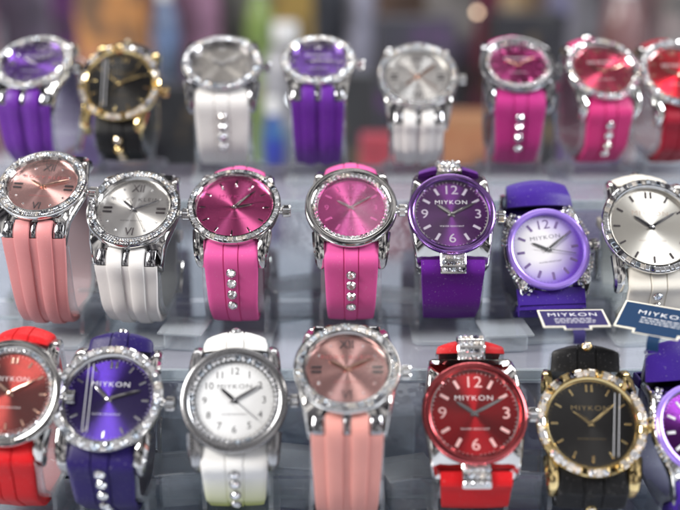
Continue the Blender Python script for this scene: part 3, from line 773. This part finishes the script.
def goods(name, col):
    """printed packaging: the main colour broken by patches of a second and a third ink"""
    key = 'printed %s %.2f %.2f %.2f' % ((name,) + tuple(col))
    if key in MATS: return MATS[key]
    m, nt, out = newmat(key); L = nt.links
    b = nt.nodes.new('ShaderNodeBsdfPrincipled'); b.inputs['Roughness'].default_value = .35; b.inputs['Coat Weight'].default_value = .2
    tc = nt.nodes.new('ShaderNodeTexCoord'); n = nt.nodes.new('ShaderNodeTexNoise'); n.inputs['Scale'].default_value = 24; n.inputs['Detail'].default_value = 4
    mp = nt.nodes.new('ShaderNodeMapping'); mp.inputs['Location'].default_value = (random.uniform(0, 9), random.uniform(0, 9), random.uniform(0, 9))
    L.new(tc.outputs['Object'], mp.inputs['Vector']); L.new(mp.outputs['Vector'], n.inputs['Vector'])
    cr = nt.nodes.new('ShaderNodeValToRGB'); e = cr.color_ramp.elements
    g = sum(col) / 3
    c1 = [.66 * (.88 * c + .12 * g) for c in col]
    rc = random.choice(((.25, .05, .35), (.03, .30, .33), (.45, .40, .42), (.40, .10, .18), (.10, .10, .40), (.45, .30, .12)))
    c2 = [.45 * c + .35 * r_ + .1 * g for c, r_ in zip(c1, rc)]; c3 = [.25 * c + .02 for c in c1]
    e[0].position = .36; e[0].color = (*c3, 1); e[1].position = .68; e[1].color = (*c2, 1); e2 = e.new(.46); e2.color = (*c1, 1); e3 = e.new(.56); e3.color = (*c1, 1)
    L.new(n.outputs['Fac'], cr.inputs['Fac']); L.new(cr.outputs['Color'], b.inputs['Base Color']); L.new(b.outputs['BSDF'], out.inputs['Surface'])
    MATS[key] = m; return m

# boxes added under the clear steps, their colours stand in for reflections
def lidded_box(x, y, z, hx, hy, hz, rz, col, label, name='tint_box', cat='box', group='coloured boxes added under the clear steps'):
    t = empty(name, (x, y, z), rz, label=label, category=cat, group=group)
    m = goods(cat, col)
    mb = MB(); box(mb, (0, 0, hz * .62), (hx * .97, hy * .97, hz * .62), .8); link('body', mb.mesh('body', m), t, Matrix())
    mb = MB(); box(mb, (0, 0, hz * 1.6), (hx, hy, hz * .4), .8); link('lid', mb.mesh('lid', m), t, Matrix())
    return t
UB = [(-150, 8, (.03, .10, .10), 'dark green'), (-112, 12, (.5, .55, .6), 'pale grey'), (-68, 2, (.40, .45, .52), 'blue grey'), (-22, 10, (.02, .04, .26), 'navy'), (20, 5, (.55, .58, .62), 'white'),
      (40, 16, (.02, .03, .22), 'deep navy'), (78, 4, (.42, .28, .46), 'mauve'), (125, 12, (.60, .38, .50), 'lilac pink'), (165, 4, (.10, .05, .22), 'purple')]
for x, y, c, n in UB: lidded_box(x, y + 2, -40, 14, 18, 28, x * .1, c, '%s lidded box added under the middle step for reflected colour' % n)
UB2 = [(-140, (.35, .40, .42), 'slate'), (-95, (.04, .05, .30), 'royal blue'), (-48, (.45, .5, .52), 'light slate'), (0, (.10, .04, .22), 'violet'), (48, (.50, .40, .60), 'lilac'), (95, (.03, .05, .2), 'midnight blue'), (140, (.4, .42, .46), 'pewter')]
for x, c, n in UB2: lidded_box(x, 92, -40, 15, 20, 48, -x * .08, c, '%s tall box added under the rear step for reflected colour' % n)
UB3 = [(-105, (.22, .42, .52), 'steel blue'), (-15, (.42, .48, .55), 'dull blue'), (20, (.04, .28, .40), 'teal'), (66, (.55, .30, .42), 'rose'), (124, (.34, .16, .42), 'plum')]
for x, c, n in UB3: lidded_box(x, -95, -40, 18, 22, 8, x * .05, c, '%s flat box added under the front step for reflected colour' % n)

# ------------------------------------------------------------------ goods far behind, out of focus
def jar(x, y, z, r, h, col, label, lidcol=(.6, .6, .6)):
    t = empty('bottle', (x, y, z), 0, label=label, category='bottle', group='blurred goods behind the display')
    m = goods('plastic', col)
    ml = principled('cap %.2f %.2f %.2f' % lidcol, lidcol, .25)
    mb = MB(); lathe(mb, [(.01, 0), (r * .94, 0), (r, r * .1), (r, h * .72), (r * .9, h * .8), (r * .5, h * .87), (r * .5, h * .9), (.01, h * .9)], 40, closed=False); link('body', mb.mesh('body', m), t, Matrix())
    mb = MB(); lathe(mb, [(.01, h * .89), (r * .56, h * .89), (r * .56, h * .99), (r * .5, h), (.01, h)], 32, closed=False); link('cap', mb.mesh('cap', ml), t, Matrix())
def bag(x, y, z, hw, h, col, label, rz=0):
    t = empty('gift_bag', (x, y, z), rz, label=label, category='bag', group='blurred goods behind the display')
    m = goods('paper', col)
    mb = MB(); ls = []
    for k, zz in ((1, 0), (1.0, h * .5), (.97, h)): ls.append([(sx * hw * k, sy * hw * .38 * (1 if zz < h else .5), zz) for sx, sy in ((-1, -1), (1, -1), (1, 1), (-1, 1))])
    loft(mb, ls); link('body', mb.mesh('body', m), t, Matrix())
    mb = MB(); n = 18; lp = []
    for i in range(n + 1):
        a = PI * i / n; lp.append(Vector((hw * .45 * math.cos(a), 0, h + hw * .5 * math.sin(a) - 1)))
    ls = [[(p.x + 1.2 * math.cos(q), 1.2 * math.sin(q) - hw * .16, p.z) for q in [2 * PI * j / 6 for j in range(6)]] for p in lp]
    loft(mb, ls); link('handle', mb.mesh('handle', WHITEM), t, Matrix())
T0 = -40
GOODS = [  # kind, x, y, half width, height, colour, label
 ('bag', -430, 760, 52, 230, (.42, .18, .26), 'dusty pink gift bag far left behind the purple watch'),
 ('bag', -345, 830, 38, 240, (.34, .28, .40), 'pale lilac gift bag behind the purple watch'),
 ('bag', -290, 800, 30, 250, (.12, .02, .15), 'deep plum gift bag left of the orange one'),
 ('box', -240, 740, 36, 245, (.62, .25, .04), 'orange carton behind the black and gold watch'),
 ('jar', -178, 690, 14, 200, (.16, .26, .50), 'sky blue bottle right of the orange carton'),
 ('jar', -165, 860, 26, 235, (.50, .24, .40), 'rosy pink bottle behind the sky blue one'),
 ('jar', -130, 600, 12, 130, (.14, .40, .07), 'bright green bottle left of the grey dial watch'),
 ('bag', -108, 880, 34, 250, (.24, .26, .22), 'grey green gift bag behind the grey dial watch'),
 ('jar', -84, 720, 15, 205, (.22, .34, .06), 'lime green bottle left of the middle purple watch'),
 ('bag', -55, 820, 24, 215, (.40, .26, .05), 'mustard gift bag behind the middle purple watch'),
 ('box', -20, 900, 30, 245, (.09, .10, .13), 'charcoal carton behind the middle purple watch'),
 ('jar', 24, 800, 17, 235, (.36, .36, .48), 'pale grey blue bottle right of the middle purple watch'),
 ('bag', 68, 870, 32, 250, (.13, .08, .06), 'dark brown gift bag behind the silver watch'),
 ('box', 118, 760, 26, 220, (.22, .20, .19), 'taupe carton behind the silver watch'),
 ('bag', 158, 900, 28, 262, (.22, .03, .07), 'maroon gift bag left of the magenta watch'),
 ('box', 190, 690, 38, 165, (.015, .013, .02), 'black carton behind the magenta watch'),
 ('jar', 215, 900, 24, 250, (.62, .42, .22), 'sand coloured bottle above the magenta watch'),
 ('bag', 262, 820, 30, 240, (.20, .19, .22), 'smoky grey gift bag between the magenta and cerise watches'),
 ('jar', 290, 700, 22, 205, (.24, .10, .10), 'brick red bottle behind the cerise watch'),
 ('bag', 330, 840, 30, 250, (.38, .24, .26), 'faded rose gift bag behind the cerise watch'),
 ('box', 385, 800, 28, 240, (.30, .26, .24), 'beige grey carton right of the cerise watch'),
 ('bag', 440, 860, 40, 250, (.18, .16, .16), 'ash grey gift bag at the far right'),
 ('box', -140, 500, 34, 124, (.008, .008, .010), 'black carton low between the black and the white strap'),
 ('jar', -55, 440, 9, 122, (.01, .035, .42), 'royal blue bottle right of the white strap'),
 ('jar', -52, 600, 22, 165, (.45, .45, .50), 'silver grey bottle left of the purple strap'),
 ('box', 5, 520, 26, 130, (.05, .055, .06), 'dark slate carton low right of the purple strap'),
 ('box', 38, 400, 22, 100, (.50, .05, .08), 'crimson carton low behind the white ridged strap'),
 ('box', 92, 470, 34, 104, (.50, .20, .08), 'terracotta carton low left of the magenta strap'),
 ('box', 76, 700, 40, 160, (.06, .06, .08), 'graphite carton behind the silver watch'),
 ('box', 205, 430, 24, 92, (.12, .05, .26), 'purple carton low between the cerise and scarlet straps'),
 ('bag', -215, 420, 36, 140, (.10, .06, .20), 'dark violet gift bag low at the left edge'),
 ('jar', -186, 150, 12, 70, (.05, .16, .03), 'leaf green bottle at the left edge beside the rear step'),
]
for k, x, y, hw, h, c, lab in GOODS:
    if k == 'bag': bag(x, y, T0, hw, h, c, lab, random.uniform(-8, 8))
    elif k == 'jar': jar(x, y, T0, hw, h, c, lab)
    else: lidded_box(x, y, T0, hw, hw * .5, h / 2, random.uniform(-8, 8), c, lab, 'carton', 'carton', 'blurred goods behind the display')
def lamp_bulb(x, y, z, r, e, col, label):
    t = empty('fairy_light', (x, y, z), 0, label=label, category='light', group='small lights behind the display')
    m, nt, out = newmat('lit bulb'); em = nt.nodes.new('ShaderNodeEmission'); em.inputs['Color'].default_value = (*col, 1); em.inputs['Strength'].default_value = e
    nt.links.new(em.outputs['Emission'], out.inputs['Surface'])
    mb = MB(); n = 12; lathe(mb, [(r * math.sin(PI * i / n) + .001, -r * math.cos(PI * i / n)) for i in range(n + 1)], 20, closed=False); link('bulb', mb.mesh('bulb', m), t, Matrix())
    mb = MB(); lathe(mb, [(.01, -r * 2.2), (r * .5, -r * 2.2), (r * .5, -r * .8), (.01, -r * .8)], 16, closed=False); link('socket', mb.mesh('socket', BLACKM), t, Matrix())
lamp_bulb(124, 560, 138, 2.4, 5, (1, .72, .5), 'small warm light glowing between the silver and magenta watches')
lamp_bulb(-128, 640, 60, 2.5, 5, (.8, 1, .7), 'small greenish light low left of the grey dial watch')
lamp_bulb(-2, 620, 96, 2.2, 4, (1, .9, .8), 'small warm light low right of the middle purple watch')
lamp_bulb(-37, 420, 84, 2.4, 9, (.9, .95, 1), 'small white light low between the white and purple straps')

# ------------------------------------------------------------------ camera, light, world
cam = bpy.data.cameras.new('camera'); co = bpy.data.objects.new('camera', cam); COL.objects.link(co); scene.camera = co
cam.sensor_width = 36; cam.lens = 60; cam.clip_start = .01; cam.clip_end = 50
co.location = (0, -.4823, .246); co.rotation_euler = (R(72), 0, 0)
cam.dof.use_dof = True; cam.dof.focus_distance = .483; cam.dof.aperture_fstop = .060 / .0160

w = bpy.data.worlds.new('World'); scene.world = w; w.use_nodes = True; nt = w.node_tree; L = nt.links
bg = nt.nodes['Background']; tc = nt.nodes.new('ShaderNodeTexCoord')
sep = nt.nodes.new('ShaderNodeSeparateXYZ'); L.new(tc.outputs['Generated'], sep.inputs['Vector'])
ns = nt.nodes.new('ShaderNodeTexNoise'); ns.inputs['Scale'].default_value = 3.0; ns.inputs['Detail'].default_value = 2.5
mpw = nt.nodes.new('ShaderNodeMapping'); mpw.inputs['Location'].default_value = (3.7, 1.2, 5.1); L.new(tc.outputs['Generated'], mpw.inputs['Vector']); L.new(mpw.outputs['Vector'], ns.inputs['Vector'])
cr = nt.nodes.new('ShaderNodeValToRGB'); e = cr.color_ramp.elements
e[0].position = .42; e[0].color = (.02, .02, .025, 1); e[1].position = .64; e[1].color = (1.0, .97, .95, 1)
e2 = e.new(.52); e2.color = (.20, .19, .21, 1)
L.new(ns.outputs['Fac'], cr.inputs['Fac']); L.new(cr.outputs['Color'], bg.inputs['Color']); bg.inputs['Strength'].default_value = .84
n2 = nt.nodes.new('ShaderNodeTexNoise'); n2.inputs['Scale'].default_value = 13; n2.inputs['Detail'].default_value = 1; L.new(mpw.outputs['Vector'], n2.inputs['Vector'])
r2 = nt.nodes.new('ShaderNodeMapRange'); r2.inputs['From Min'].default_value = .70; r2.inputs['From Max'].default_value = .76; r2.inputs['To Max'].default_value = 3.5; L.new(n2.outputs['Fac'], r2.inputs['Value'])
b2w = nt.nodes.new('ShaderNodeBackground'); b2w.inputs['Color'].default_value = (1, .95, .88, 1); L.new(r2.outputs['Result'], b2w.inputs['Strength'])
adw = nt.nodes.new('ShaderNodeAddShader'); L.new(bg.outputs['Background'], adw.inputs[0]); L.new(b2w.outputs['Background'], adw.inputs[1])
L.new(adw.outputs['Shader'], nt.nodes['World Output'].inputs['Surface'])

def area(x, y, z, sx, sy, power, col, tx=0, ty=0, tz=120):
    l = bpy.data.lights.new('lamp', 'AREA'); l.shape = 'RECTANGLE'; l.size = sx * S; l.size_y = sy * S; l.energy = power; l.color = col
    o = bpy.data.objects.new('ceiling_lamp', l); COL.objects.link(o); o.location = (x * S, y * S, z * S)
    d = Vector((tx - x, ty - y, tz - z)); o.rotation_euler = d.to_track_quat('-Z', 'Y').to_euler()
    return o
area(-1250, -450, 1100, 600, 800, 40, (1, .97, .93))
area(1350, -250, 1050, 500, 800, 30, (.95, .97, 1))
area(0, 900, 1100, 1200, 250, 6, (1, .98, .96), ty=500)
scene.view_settings.view_transform = 'Standard'; scene.view_settings.look = 'None'; scene.view_settings.exposure = 0.12; scene.view_settings.gamma = 1
cy = scene.cycles; cy.use_denoising = True; cy.max_bounces = 8; cy.transparent_max_bounces = 24; cy.caustics_reflective = False; cy.caustics_refractive = False
cy.sample_clamp_indirect = 6
